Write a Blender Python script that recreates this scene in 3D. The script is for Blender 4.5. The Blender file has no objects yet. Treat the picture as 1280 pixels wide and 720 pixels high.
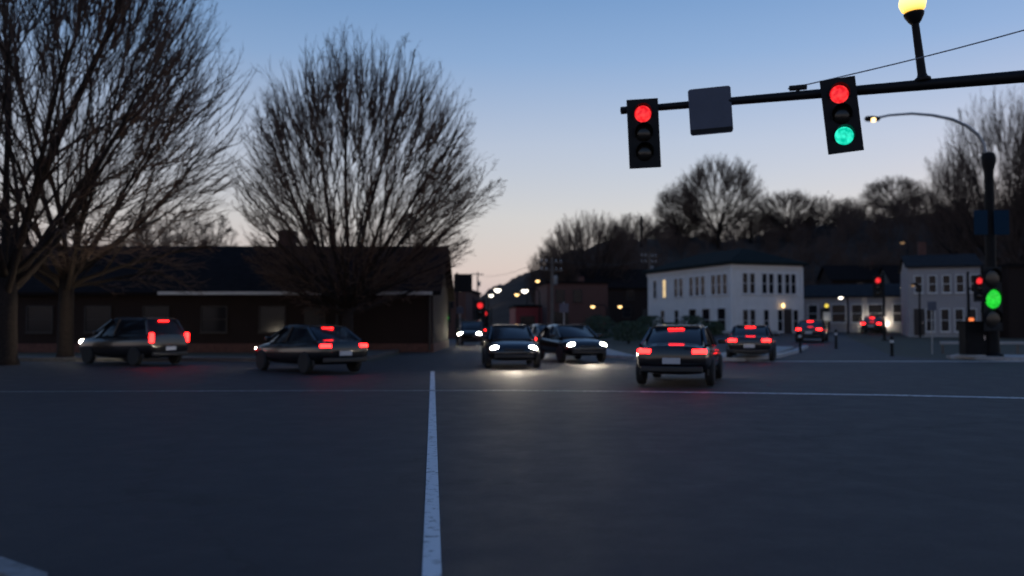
import bpy, bmesh, math, random
from mathutils import Vector, Matrix
from mathutils.kdtree import KDTree
R = math.radians
sc = bpy.context.scene
COL = sc.collection
EXPOSURE = 3.05
GAIN = 2.0 ** EXPOSURE
F = 1100.0
HORIZON_TILT = math.atan(45.0 / F)
CAM = Vector((0, 0, 1.5))
ct, st = math.cos(HORIZON_TILT), math.sin(HORIZON_TILT)


def at(px, py, Y):
    """photo pixel + distance -> world point (used to work out where things stand)"""
    a, b = (px - 640) / F, (360 - py) / F
    d = Vector((a, ct - b * st, st + b * ct))
    return CAM + d * (Y / d.y)


def sstep(a, b, x):
    t = min(1, max(0, (x - a) / (b - a)))
    return t * t * (3 - 2 * t)


def gz(X, Y):
    """height of the ground: level crossroads, gentle rise to the right beyond it"""
    r = min(max(Y - 45, 0), 70)
    return sstep(-2, 14, X - 0.02 * Y) * 0.02 * r


RIDGE = [(-900, 405), (430, 405), (560, 402), (600, 372), (622, 352), (680, 340), (720, 324), (760, 308), (830, 299), (900, 300), (960, 292),
         (1020, 292), (1080, 282), (1160, 277), (1280, 264), (1500, 252), (2200, 260)]


def hz(X, Y):
    """wooded hill behind the right half of the town"""
    px = 640 + F * X / max(Y, 1)
    y = RIDGE[-1][1]
    for (a, ya), (b, yb) in zip(RIDGE, RIDGE[1:]):
        if a <= px < b:
            y = ya + (yb - ya) * (px - a) / (b - a)
            break
    if px < RIDGE[0][0]:
        y = 405
    top = 1.5 + (405 - y) / F * 235
    s = sstep(108, 235, Y)
    g = gz(X, Y)
    return g - 0.3 + (top - g) * s + s * (1.2 * math.sin(X * .09) + .8 * math.sin(X * .21 + Y * .05) + .7 * math.sin(X * .63 + 1.3 * math.sin(Y * .11)) + .5 * math.sin(X * 1.37 + Y * .4))


# ------------------------------------------------------------------ materials
def mat(name, col, rough=.7, metal=0.0, var=0.0, scale=8.0, col2=None, bump=0.0, bscale=40.0, spec=.5, detail=5):
    m = bpy.data.materials.new(name)
    m.use_nodes = True
    nt = m.node_tree
    b = nt.nodes['Principled BSDF']
    b.inputs['Base Color'].default_value = (*col, 1)
    b.inputs['Roughness'].default_value = rough
    b.inputs['Metallic'].default_value = metal
    b.inputs['Specular IOR Level'].default_value = spec
    tc = nt.nodes.new('ShaderNodeTexCoord')
    if var or col2:
        n = nt.nodes.new('ShaderNodeTexNoise')
        n.inputs['Scale'].default_value = scale
        n.inputs['Detail'].default_value = detail
        n.inputs['Roughness'].default_value = .65
        nt.links.new(tc.outputs['Object'], n.inputs['Vector'])
        r = nt.nodes.new('ShaderNodeValToRGB')
        r.color_ramp.elements[0].position = .3
        r.color_ramp.elements[1].position = .7
        c2 = col2 or tuple(c * (1 + var) for c in col)
        c1 = col if col2 else tuple(c * (1 - var) for c in col)
        r.color_ramp.elements[0].color = (*c1, 1)
        r.color_ramp.elements[1].color = (*c2, 1)
        nt.links.new(n.outputs['Fac'], r.inputs['Fac'])
        nt.links.new(r.outputs['Color'], b.inputs['Base Color'])
    if bump:
        n2 = nt.nodes.new('ShaderNodeTexNoise')
        n2.inputs['Scale'].default_value = bscale
        n2.inputs['Detail'].default_value = 4
        nt.links.new(tc.outputs['Object'], n2.inputs['Vector'])
        bp = nt.nodes.new('ShaderNodeBump')
        bp.inputs['Strength'].default_value = bump
        bp.inputs['Distance'].default_value = .02
        nt.links.new(n2.outputs['Fac'], bp.inputs['Height'])
        nt.links.new(bp.outputs['Normal'], b.inputs['Normal'])
    return m


def emit(name, col, strength, base=None):
    """a lit lamp; strength is in units of display white"""
    m = bpy.data.materials.new(name)
    m.use_nodes = True
    b = m.node_tree.nodes['Principled BSDF']
    b.inputs['Base Color'].default_value = (*(base or tuple(c * .3 for c in col)), 1)
    b.inputs['Roughness'].default_value = .3
    b.inputs['Emission Color'].default_value = (*col, 1)
    b.inputs['Emission Strength'].default_value = strength / GAIN
    return m


def siding_mat(name, col, pitch=.16, var=.08):
    m = mat(name, col, .8, var=var, scale=1.2, spec=.25)
    nt = m.node_tree
    b = nt.nodes['Principled BSDF']
    tc = nt.nodes.new('ShaderNodeTexCoord')
    w = nt.nodes.new('ShaderNodeTexWave')
    w.wave_type = 'BANDS'
    w.bands_direction = 'Z'
    w.wave_profile = 'SAW'
    w.inputs['Scale'].default_value = 2 * math.pi / (pitch * 20)
    nt.links.new(tc.outputs['Object'], w.inputs['Vector'])
    bp = nt.nodes.new('ShaderNodeBump')
    bp.inputs['Strength'].default_value = .6
    bp.inputs['Distance'].default_value = .02
    nt.links.new(w.outputs['Fac'], bp.inputs['Height'])
    nt.links.new(bp.outputs['Normal'], b.inputs['Normal'])
    return m


def shingle_mat(name, col, var=.35):
    m = mat(name, col, 1, var=var, scale=2.5, spec=.08)
    nt = m.node_tree
    b = nt.nodes['Principled BSDF']
    tc = nt.nodes.new('ShaderNodeTexCoord')
    br = nt.nodes.new('ShaderNodeTexBrick')
    br.inputs['Scale'].default_value = 3.0
    br.inputs['Mortar Size'].default_value = .03
    nt.links.new(tc.outputs['Object'], br.inputs['Vector'])
    bp = nt.nodes.new('ShaderNodeBump')
    bp.inputs['Strength'].default_value = .5
    bp.inputs['Distance'].default_value = .02
    nt.links.new(br.outputs['Fac'], bp.inputs['Height'])
    nt.links.new(bp.outputs['Normal'], b.inputs['Normal'])
    return m


def asphalt_mat():
    m = bpy.data.materials.new('asphalt')
    m.use_nodes = True
    nt = m.node_tree
    L = nt.links.new
    b = nt.nodes['Principled BSDF']
    tc = nt.nodes.new('ShaderNodeTexCoord')

    def noise(s, d=5, ro=.6):
        n = nt.nodes.new('ShaderNodeTexNoise')
        n.inputs['Scale'].default_value = s
        n.inputs['Detail'].default_value = d
        n.inputs['Roughness'].default_value = ro
        L(tc.outputs['Object'], n.inputs['Vector'])
        return n
    big, mid, fine = noise(.16, 6), noise(1.6, 6, .7), noise(70, 3)

    def ramp(src, a, c1, c, c2):
        r = nt.nodes.new('ShaderNodeValToRGB')
        r.color_ramp.elements[0].position = a
        r.color_ramp.elements[0].color = (*c1, 1)
        r.color_ramp.elements[1].position = c
        r.color_ramp.elements[1].color = (*c2, 1)
        L(src, r.inputs['Fac'])
        return r

    def mul(a, c):
        x = nt.nodes.new('ShaderNodeMix')
        x.data_type = 'RGBA'
        x.blend_type = 'MULTIPLY'
        x.inputs[0].default_value = 1
        L(a, x.inputs[6])
        L(c, x.inputs[7])
        return x.outputs[2]
    r1 = ramp(big.outputs['Fac'], .3, (.027, .0245, .029), .72, (.038, .034, .039))
    r2 = ramp(mid.outputs['Fac'], .3, (.78, .78, .78), .7, (1.12, 1.12, 1.12))
    r3 = ramp(fine.outputs['Fac'], .35, (.65, .65, .65), .7, (1.3, 1.3, 1.3))
    c = mul(mul(r1.outputs['Color'], r2.outputs['Color']), r3.outputs['Color'])
    # sealed cracks
    v = nt.nodes.new('ShaderNodeTexVoronoi')
    v.feature = 'DISTANCE_TO_EDGE'
    v.inputs['Scale'].default_value = .19
    wrp = nt.nodes.new('ShaderNodeVectorMath')
    wrp.operation = 'MULTIPLY_ADD'
    L(mid.outputs['Color'], wrp.inputs[0])
    wrp.inputs[1].default_value = (1.3, 1.3, 0)
    L(tc.outputs['Object'], wrp.inputs[2])
    L(wrp.outputs[0], v.inputs['Vector'])
    cr = ramp(v.outputs['Distance'], .002, (.62, .62, .62), .006, (1, 1, 1))
    c = mul(c, cr.outputs['Color'])
    L(c, b.inputs['Base Color'])
    rr = ramp(mid.outputs['Fac'], .3, (.62, .62, .62), .7, (.8, .8, .8))
    L(rr.outputs['Color'], b.inputs['Roughness'])
    b.inputs['Specular IOR Level'].default_value = .3
    bp = nt.nodes.new('ShaderNodeBump')
    bp.inputs['Strength'].default_value = .5
    bp.inputs['Distance'].default_value = .008
    L(fine.outputs['Fac'], bp.inputs['Height'])
    L(bp.outputs['Normal'], b.inputs['Normal'])
    return m


def paint_mat(name='worn_road_paint', cov=.36):
    m = mat(name, (.46, .47, .5), .6, var=.12, scale=3)
    nt = m.node_tree
    b = nt.nodes['Principled BSDF']
    L = nt.links.new
    tc = nt.nodes.new('ShaderNodeTexCoord')
    n = nt.nodes.new('ShaderNodeTexNoise')
    n.inputs['Scale'].default_value = 9
    n.inputs['Detail'].default_value = 8
    n.inputs['Roughness'].default_value = .75
    L(tc.outputs['Object'], n.inputs['Vector'])
    r = nt.nodes.new('ShaderNodeValToRGB')
    r.color_ramp.elements[0].position = cov
    r.color_ramp.elements[0].color = (.09, .09, .095, 1)
    r.color_ramp.elements[1].position = cov + .12
    r.color_ramp.elements[1].color = (.62, .63, .66, 1)
    L(n.outputs['Fac'], r.inputs['Fac'])
    L(r.outputs['Color'], b.inputs['Base Color'])
    return m


M = dict(
    asphalt=asphalt_mat(), paint=paint_mat(), oldpaint=paint_mat('very_worn_road_paint', .43), wornout=paint_mat('nearly_gone_road_paint', .53),
    concrete=mat('concrete', (.3, .3, .3), .8, var=.22, scale=1.5, bump=.2),
    oldkerb=mat('dirty_kerb_concrete', (.2, .2, .205), .9, var=.35, scale=7, bump=.4, detail=8),
    darkkerb=mat('dark_kerb_stone', (.06, .058, .058), .9, var=.3, scale=5),
    kerb=mat('kerb_concrete', (.36, .36, .37), .8, var=.25, scale=3, bump=.2),
    earth=mat('dry_winter_grass', (.035, .033, .02), .95, col2=(.06, .055, .035), scale=2.0, bump=.6, bscale=20),
    hill=mat('leaf_litter', (.042, .028, .022), 1, col2=(.075, .052, .04), scale=.25, bump=.8, bscale=2, spec=.1),
    bark=mat('bark', (.012, .009, .008), .95, col2=(.028, .021, .018), scale=9, bump=.6, bscale=30, spec=.2),
    twig=mat('twig_bark', (.09, .06, .048), .95, var=.3, scale=4, spec=.2),
    needles=mat('evergreen_needles', (.02, .035, .02), .9, var=.4, scale=3),
    shrub=mat('shrub_leaves', (.03, .05, .022), .85, var=.45, scale=3),
    black=mat('black_painted_metal', (.009, .009, .010), .55, var=.2, scale=6, spec=.2),
    blackplate=mat('matt_black_plate', (.009, .009, .010), .7, var=.25, scale=5, spec=.3),
    pole=mat('dark_bronze_metal', (.009, .009, .010), .6, var=.3, scale=4, spec=.12),
    galv=mat('galvanised_metal', (.28, .3, .32), .5, .7, var=.12, scale=5),
    sheet=mat('bare_aluminium_sheet', (.075, .085, .12), .6, .3, var=.10, scale=3),
    wood_pole=mat('weathered_pole_wood', (.12, .1, .085), .9, var=.3, scale=5),
    roof=shingle_mat('dark_roof_shingles', (.014, .011, .011)),
    roof_green=shingle_mat('green_grey_roof_shingles', (.014, .019, .019)),
    roof_grey=shingle_mat('grey_roof_shingles', (.025, .026, .03)),
    brown=siding_mat('brown_board_siding', (.02, .012, .010)),
    white=siding_mat('white_clapboard', (.62, .62, .62)),
    grey=siding_mat('pale_grey_clapboard', (.30, .29, .30)),
    trim=mat('white_trim_paint', (.6, .6, .6), .6, var=.1),
    darktrim=mat('dark_trim_paint', (.02, .015, .013), .6, var=.2),
    glass=mat('dark_window_glass', (.008, .009, .012), .12, var=.3, scale=.8, spec=.22),
    brick=mat('dark_brick', (.10, .045, .035), .9, var=.3, scale=6),
    stucco=mat('dark_storefront_render', (.10, .09, .085), .9, var=.2, scale=2),
    redlit_wall=mat('red_lit_shopfront', (.28, .03, .03), .7, var=.2),  # red light falling on the shopfront, put into the wall colour
    blue=mat('blue_sign_sheet', (.004, .024, .05), .7, var=.1, spec=.15),
    rubber=mat('tyre_rubber', (.015, .015, .015), .85),
    rim=mat('alloy_rim', (.3, .3, .32), .35, .9),
    chrome=mat('bright_metal', (.5, .5, .52), .2, .9),
    plastic=mat('black_plastic', (.015, .015, .016), .5),
    plate=mat('licence_plate_blank', (.5, .5, .52), .5),
    lens_off=mat('unlit_lens', (.014, .011, .008), .25),
    boxpanel=mat('truck_box_panel', (.09, .09, .095), .45, var=.1, scale=1),
    red=emit('red_signal_lens', (1, .012, .02), 1.35),
    green=emit('green_signal_lens', (.0, .82, .50), 1.1),
    greenfar=emit('far_green_signal_lens', (.01, .8, .04), .9),
    orange=emit('orange_hand_lens', (1, .22, .06), 1.2),
    tail=emit('lit_tail_lamp', (1, .009, .008), 18, (.3, .01, .01)),
    marker=emit('lit_red_marker', (1, .03, .015), 4, (.3, .01, .01)),
    amber=emit('lit_amber_marker', (1, .42, .03), 3, (.4, .2, .02)),
    head=emit('lit_headlamp', (1, .86, .66), 350, (.8, .8, .8)),
    warm=emit('warm_lit_lamp', (1, .62, .25), 4),
    whitelamp=emit('white_lit_lamp', (1, .9, .75), 6),
    litwin=emit('lit_window', (1, .72, .36), .8),
    dimwin=emit('dim_lit_window', (1, .6, .3), .25),
    yellow=emit('yellow_flasher', (1, .75, .1), .9),
)


def globe_mat():
    m = emit('lit_globe', (1, .55, .1), 1.6, (.8, .7, .5))
    nt = m.node_tree
    b = nt.nodes['Principled BSDF']
    tc = nt.nodes.new('ShaderNodeTexCoord')
    sp = nt.nodes.new('ShaderNodeSeparateXYZ')
    nt.links.new(tc.outputs['Object'], sp.inputs[0])
    r = nt.nodes.new('ShaderNodeValToRGB')     # bulb glow painted by height into the emission: brightest round its middle
    e = r.color_ramp.elements
    e[0].position = .0
    e[0].color = (1, .45, .05, 1)
    e[1].position = .46
    e[1].color = (1, .36, .03, 1)
    for p, c in ((.1, (1, .72, .2)), (.22, (1, .82, .3)), (.34, (1, .66, .14))):
        x = e.new(p)
        x.color = (*c, 1)
    nt.links.new(sp.outputs['Z'], r.inputs['Fac'])
    nt.links.new(r.outputs['Color'], b.inputs['Emission Color'])
    return m


M['globe'] = globe_mat()


def faceted(m, c1, c2):
    """moulded prisms of a signal lens: the lamp behind shows unevenly through it"""
    nt = m.node_tree
    b = nt.nodes['Principled BSDF']
    tc = nt.nodes.new('ShaderNodeTexCoord')
    n = nt.nodes.new('ShaderNodeTexNoise')
    n.inputs['Scale'].default_value = 11
    n.inputs['Detail'].default_value = 3
    nt.links.new(tc.outputs['Object'], n.inputs['Vector'])
    r = nt.nodes.new('ShaderNodeValToRGB')
    r.color_ramp.elements[0].position, r.color_ramp.elements[0].color = .38, (*c1, 1)
    r.color_ramp.elements[1].position, r.color_ramp.elements[1].color = .64, (*c2, 1)
    nt.links.new(n.outputs['Fac'], r.inputs['Fac'])
    nt.links.new(r.outputs['Color'], b.inputs['Emission Color'])


faceted(M['red'], (.62, .008, .014), (1, .05, .05))
faceted(M['green'], (0, .5, .32), (.04, 1, .68))
faceted(M['greenfar'], (.008, .5, .02), (.03, .95, .06))


# ------------------------------------------------------------------ mesh builder
class MB:
    def __init__(s):
        s.v, s.f = [], []

    def add(s, vs, fs):
        o = len(s.v)
        s.v += [tuple(v) for v in vs]
        s.f += [tuple(i + o for i in f) for f in fs]
        return s

    def box(s, c, d, rz=0.0, rx=0.0):
        x, y, z = d[0] / 2, d[1] / 2, d[2] / 2
        m = Matrix.Translation(c) @ Matrix.Rotation(rz, 4, 'Z') @ Matrix.Rotation(rx, 4, 'X')
        vs = [m @ Vector(p) for p in ((-x, -y, -z), (x, -y, -z), (x, y, -z), (-x, y, -z), (-x, -y, z), (x, -y, z), (x, y, z), (-x, y, z))]
        return s.add(vs, [(0, 3, 2, 1), (4, 5, 6, 7), (0, 1, 5, 4), (1, 2, 6, 5), (2, 3, 7, 6), (3, 0, 4, 7)])

    def tube(s, pts, rad, n=8, caps=True):
        pts = [Vector(p) for p in pts]
        if not hasattr(rad, '__len__'):
            rad = [rad] * len(pts)
        vs, fs = [], []
        up = Vector((0, 0, 1))
        u = None
        for i, p in enumerate(pts):
            d = (pts[min(i + 1, len(pts) - 1)] - pts[max(i - 1, 0)])
            d = d.normalized() if d.length > 1e-9 else up
            if u is None:
                u = d.cross(Vector((0, 0, 1)) if abs(d.z) < .9 else Vector((1, 0, 0))).normalized()
            else:
                u = (u - d * u.dot(d))
                u = u.normalized() if u.length > 1e-6 else d.orthogonal().normalized()
            w = d.cross(u)
            for k in range(n):
                a = 2 * math.pi * k / n
                vs.append(p + (u * math.cos(a) + w * math.sin(a)) * rad[i])
        for i in range(len(pts) - 1):
            for k in range(n):
                a, b = i * n + k, i * n + (k + 1) % n
                fs.append((a, b, b + n, a + n))
        if caps:
            fs.append(tuple(range(n - 1, -1, -1)))
            fs.append(tuple(range((len(pts) - 1) * n, len(pts) * n)))
        return s.add(vs, fs)

    def lathe(s, prof, n=20, c=(0, 0, 0), axis='Z'):
        """prof: (radius, height) pairs"""
        vs, fs = [], []
        for r, h in prof:
            for k in range(n):
                a = 2 * math.pi * k / n
                p = (r * math.cos(a), r * math.sin(a), h)
                if axis == 'Y':
                    p = (p[0], h, p[1])
                elif axis == 'X':
                    p = (h, p[0], p[1])
                vs.append((p[0] + c[0], p[1] + c[1], p[2] + c[2]))
        for i in range(len(prof) - 1):
            for k in range(n):
                a, b = i * n + k, i * n + (k + 1) % n
                fs.append((a, b, b + n, a + n))
        fs.append(tuple(range(n - 1, -1, -1)))
        fs.append(tuple(range((len(prof) - 1) * n, len(prof) * n)))
        return s.add(vs, fs)

    def prism(s, poly, z0, z1):
        n = len(poly)
        vs = [(x, y, z0) for x, y in poly] + [(x, y, z1) for x, y in poly]
        fs = [tuple(range(n - 1, -1, -1)), tuple(range(n, 2 * n))] + [(k, (k + 1) % n, n + (k + 1) % n, n + k) for k in range(n)]
        return s.add(vs, fs)

    def loft(s, rings, caps=True):
        n = len(rings[0])
        vs = [p for r in rings for p in r]
        fs = []
        for i in range(len(rings) - 1):
            for k in range(n):
                a, b = i * n + k, i * n + (k + 1) % n
                fs.append((a, b, b + n, a + n))
        if caps:
            fs.append(tuple(range(n - 1, -1, -1)))
            fs.append(tuple(range((len(rings) - 1) * n, len(rings) * n)))
        return s.add(vs, fs)

    def mesh(s, name, raw=False):
        me = bpy.data.meshes.new(name)
        me.from_pydata(s.v, [], s.f)
        if not raw:
            me.validate()
        return me

    def build(s, name, m, parent=None, smooth=False, bevel=0.0, angle=35, raw=False):
        me = s.mesh(name, raw)
        o = bpy.data.objects.new(name, me)
        COL.objects.link(o)
        me.materials.append(M[m] if isinstance(m, str) else m)
        if not raw:
            bm = bmesh.new()
            bm.from_mesh(me)
            bmesh.ops.recalc_face_normals(bm, faces=bm.faces)
            bm.to_mesh(me)
            bm.free()
        if smooth:
            me.shade_smooth()
            if not raw:
                me.set_sharp_from_angle(angle=R(angle))
        if bevel:
            b = o.modifiers.new('bevel', 'BEVEL')
            b.width = bevel
            b.segments = 2
            b.limit_method = 'ANGLE'
        if parent:
            o.parent = parent
        return o


LABELS = {}


def thing(name, label, cat, loc=(0, 0, 0), rz=0.0, group=None):
    o = bpy.data.objects.new(name, None)
    o.empty_display_size = .3
    COL.objects.link(o)
    o.location = loc
    o.rotation_euler = (0, 0, rz)
    return tag(o, label, cat, group)


def tag(o, label, cat, group=None):
    o['label'] = label
    o['category'] = cat
    if group:
        o['group'] = group
    return o


def struct(o, kind='structure'):
    o['kind'] = kind
    return o


def sheet(name, m, x0, x1, y0, y1, nx, ny, dz, h=gz, curve=None):
    """a grid sheet draped over the height function"""
    mb = MB()
    vs, fs = [], []
    for j in range(ny + 1):
        for i in range(nx + 1):
            x, y = x0 + (x1 - x0) * i / nx, y0 + (y1 - y0) * j / ny
            if curve:
                x, y = curve(x, y)
            vs.append((x, y, h(x, y) + dz))
    for j in range(ny):
        for i in range(nx):
            a = j * (nx + 1) + i
            fs.append((a, a + 1, a + nx + 2, a + nx + 1))
    mb.add(vs, fs)
    return mb.build(name, m, smooth=True, angle=60)


# ------------------------------------------------------------------ ground, roads, kerbs
def ground():
    xs = [-2500, -900, -300, -120] + [-60 + 3 * i for i in range(61)] + [180, 300, 900, 2500]
    ys = [-300, -60, -20, 0, 20, 36] + [40 + 3 * i for i in range(30)] + [150, 250, 600, 2500]
    vs = [(x, y, gz(x, y) - .012) for y in ys for x in xs]
    n = len(xs)
    fs = [(j * n + i, j * n + i + 1, (j + 1) * n + i + 1, (j + 1) * n + i) for j in range(len(ys) - 1) for i in range(n - 1)]
    struct(MB().add(vs, fs).build('ground', 'earth', smooth=True, angle=60))


ground()
struct(sheet('road', 'asphalt', -70, 75, -25, 35.2, 60, 24, 0.0))
# the street straight ahead, running away a little to the left
struct(sheet('side_street', 'asphalt', -4.8, 4.6, 35.2, 420, 10, 120, .004, curve=lambda x, y: (x - .045 * (y - 35) + (2.2 if x > 0 else -.5) * max(0, 1 - (y - 35) / 7) ** 2 - .3, y)))
# the road that climbs away to the right, where the tail lamps go
AV = math.tan(R(16.5))
struct(sheet('avenue', 'asphalt', -5.2, 6.0, 35.2, 200, 12, 100, .006, curve=lambda x, y: (x + 10.2 + AV * (y - 35.2) + .0016 * (max(y - 60, 0)) ** 2 + (3.5 if x > 0 else -3.5) * max(0, 1 - (y - 35) / 7) ** 2, y)))


def strip(name, pts, w, z0, z1, m):
    """a band of constant width following points"""
    mb = MB()
    P = [Vector((p[0], p[1], 0)) for p in pts]
    rings = []
    for i, p in enumerate(P):
        d = (P[min(i + 1, len(P) - 1)] - P[max(i - 1, 0)]).normalized()
        nrm = Vector((-d.y, d.x, 0))
        a, b = p - nrm * w / 2, p + nrm * w / 2
        g = gz(p.x, p.y)
        rings.append([(a.x, a.y, g + z0), (b.x, b.y, g + z0), (b.x, b.y, g + z1), (a.x, a.y, g + z1)])
    mb.loft(rings)
    return struct(mb.build(name, m))


def flat(name, pts, w0, w1, dz, m):
    mb = MB()
    P = [Vector((p[0], p[1], 0)) for p in pts]
    vs, fs = [], []
    for i, p in enumerate(P):
        d = (P[min(i + 1, len(P) - 1)] - P[max(i - 1, 0)]).normalized()
        nrm = Vector((-d.y, d.x, 0))
        w = w0 + (w1 - w0) * i / (len(P) - 1)
        for q in (p - nrm * w / 2, p + nrm * w / 2):
            vs.append((q.x, q.y, gz(q.x, q.y) + dz))
    for i in range(len(P) - 1):
        fs.append((2 * i, 2 * i + 1, 2 * i + 3, 2 * i + 2))
    return struct(mb.add(vs, fs).build(name, m))


lane = [(-.09 * y, y) for y in [1.5 + .5 * i for i in range(54)]]
flat('lane_line', lane, .115, .125, .004, 'paint')
cross = []
for px, py in [(-200, 490), (40, 489.5), (300, 488.5), (640, 488), (800, 489.5), (960, 491.5), (1120, 494), (1280, 497.5), (1500, 502)]:
    Y = 1.5 * F / (py - 405)
    p = at(px, py, Y)
    cross.append((p.x, p.y))
flat('worn_line', cross[:5], .26, .30, .008, 'wornout')
flat('stop_line', cross[4:], .30, .36, .008, 'oldpaint')

# pavements: right of the avenue, between the two streets, left of the street ahead, and the near corner
K = dict(z=.12)


def pavement(name, poly, m='concrete', h=.12):
    mb = MB()
    n = len(poly)
    vs = [(x, y, gz(x, y) - .05) for x, y in poly] + [(x, y, gz(x, y) + h) for x, y in poly]
    mb.add(vs, [tuple(range(n, 2 * n))] + [(k, (k + 1) % n, n + (k + 1) % n, n + k) for k in range(n)])
    return struct(mb.build(name, m))


pavement('right_pavement', [(20.5, 36.2), (75, 34.6), (75, 37.2), (24, 38.8), (21.5, 40.5), (19.2, 39)])
strip('right_kerb', [(24.4, 44.5), (21.2, 41), (19.3, 38.5), (20.4, 36.1), (24, 35.8), (75, 34.3)], .3, -.05, .15, 'kerb')
pavement('middle_pavement', [(6.4, 36), (9.6, 36), (12, 40.5), (16, 50), (14, 51), (9, 39.5), (5.4, 39), (5.2, 52), (3.4, 52), (3.9, 40)])
strip('middle_kerb', [(3.2, 52), (3.7, 42), (4.4, 38.2), (6.3, 35.8), (9.3, 35.6), (11.4, 38.4), (14.4, 45), (17, 51)], .28, -.05, .15, 'kerb')
strip('gutter_band', [(9.5, 35.35), (20, 35.3), (40, 34.9), (75, 33.8)], .55, -.004, .012, 'kerb')
pavement('left_pavement', [(-70, 35.6), (-7.4, 35.6), (-6.2, 38.5), (-6.3, 60), (-8, 60), (-8, 38.2), (-70, 38.2)], 'darkkerb')
strip('left_kerb', [(-70, 35.3), (-7.3, 35.3), (-6.2, 37.4), (-6.1, 60)], .28, -.05, .15, 'darkkerb')
pavement('corner_pavement', [(-8, 5.63), (-4.2, 5.25), (-3.1, 5.08), (-2.75, 4.83), (-2.6, 4.4), (-2.55, 2), (-8, 2)], 'oldkerb')
strip('corner_kerb', [(-8, 5.73), (-4.2, 5.36), (-3.03, 5.17), (-2.62, 4.86), (-2.45, 4.4), (-2.4, 2)], .16, -.05, .13, 'oldkerb')


# hill
def hill():
    azs = [i * .007 for i in range(-18, 124)]
    ys = [106 + 6 * j for j in range(24)] + [260, 300, 360, 460]
    vs = []
    for y in ys:
        for a in azs:
            x = a * y
            vs.append((x, y, hz(x, y)))
    n = len(azs)
    fs = [(j * n + i, j * n + i + 1, (j + 1) * n + i + 1, (j + 1) * n + i) for j in range(len(ys) - 1) for i in range(n - 1)]
    struct(MB().add(vs, fs).build('hill', 'hill', smooth=True, angle=80))


hill()


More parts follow.
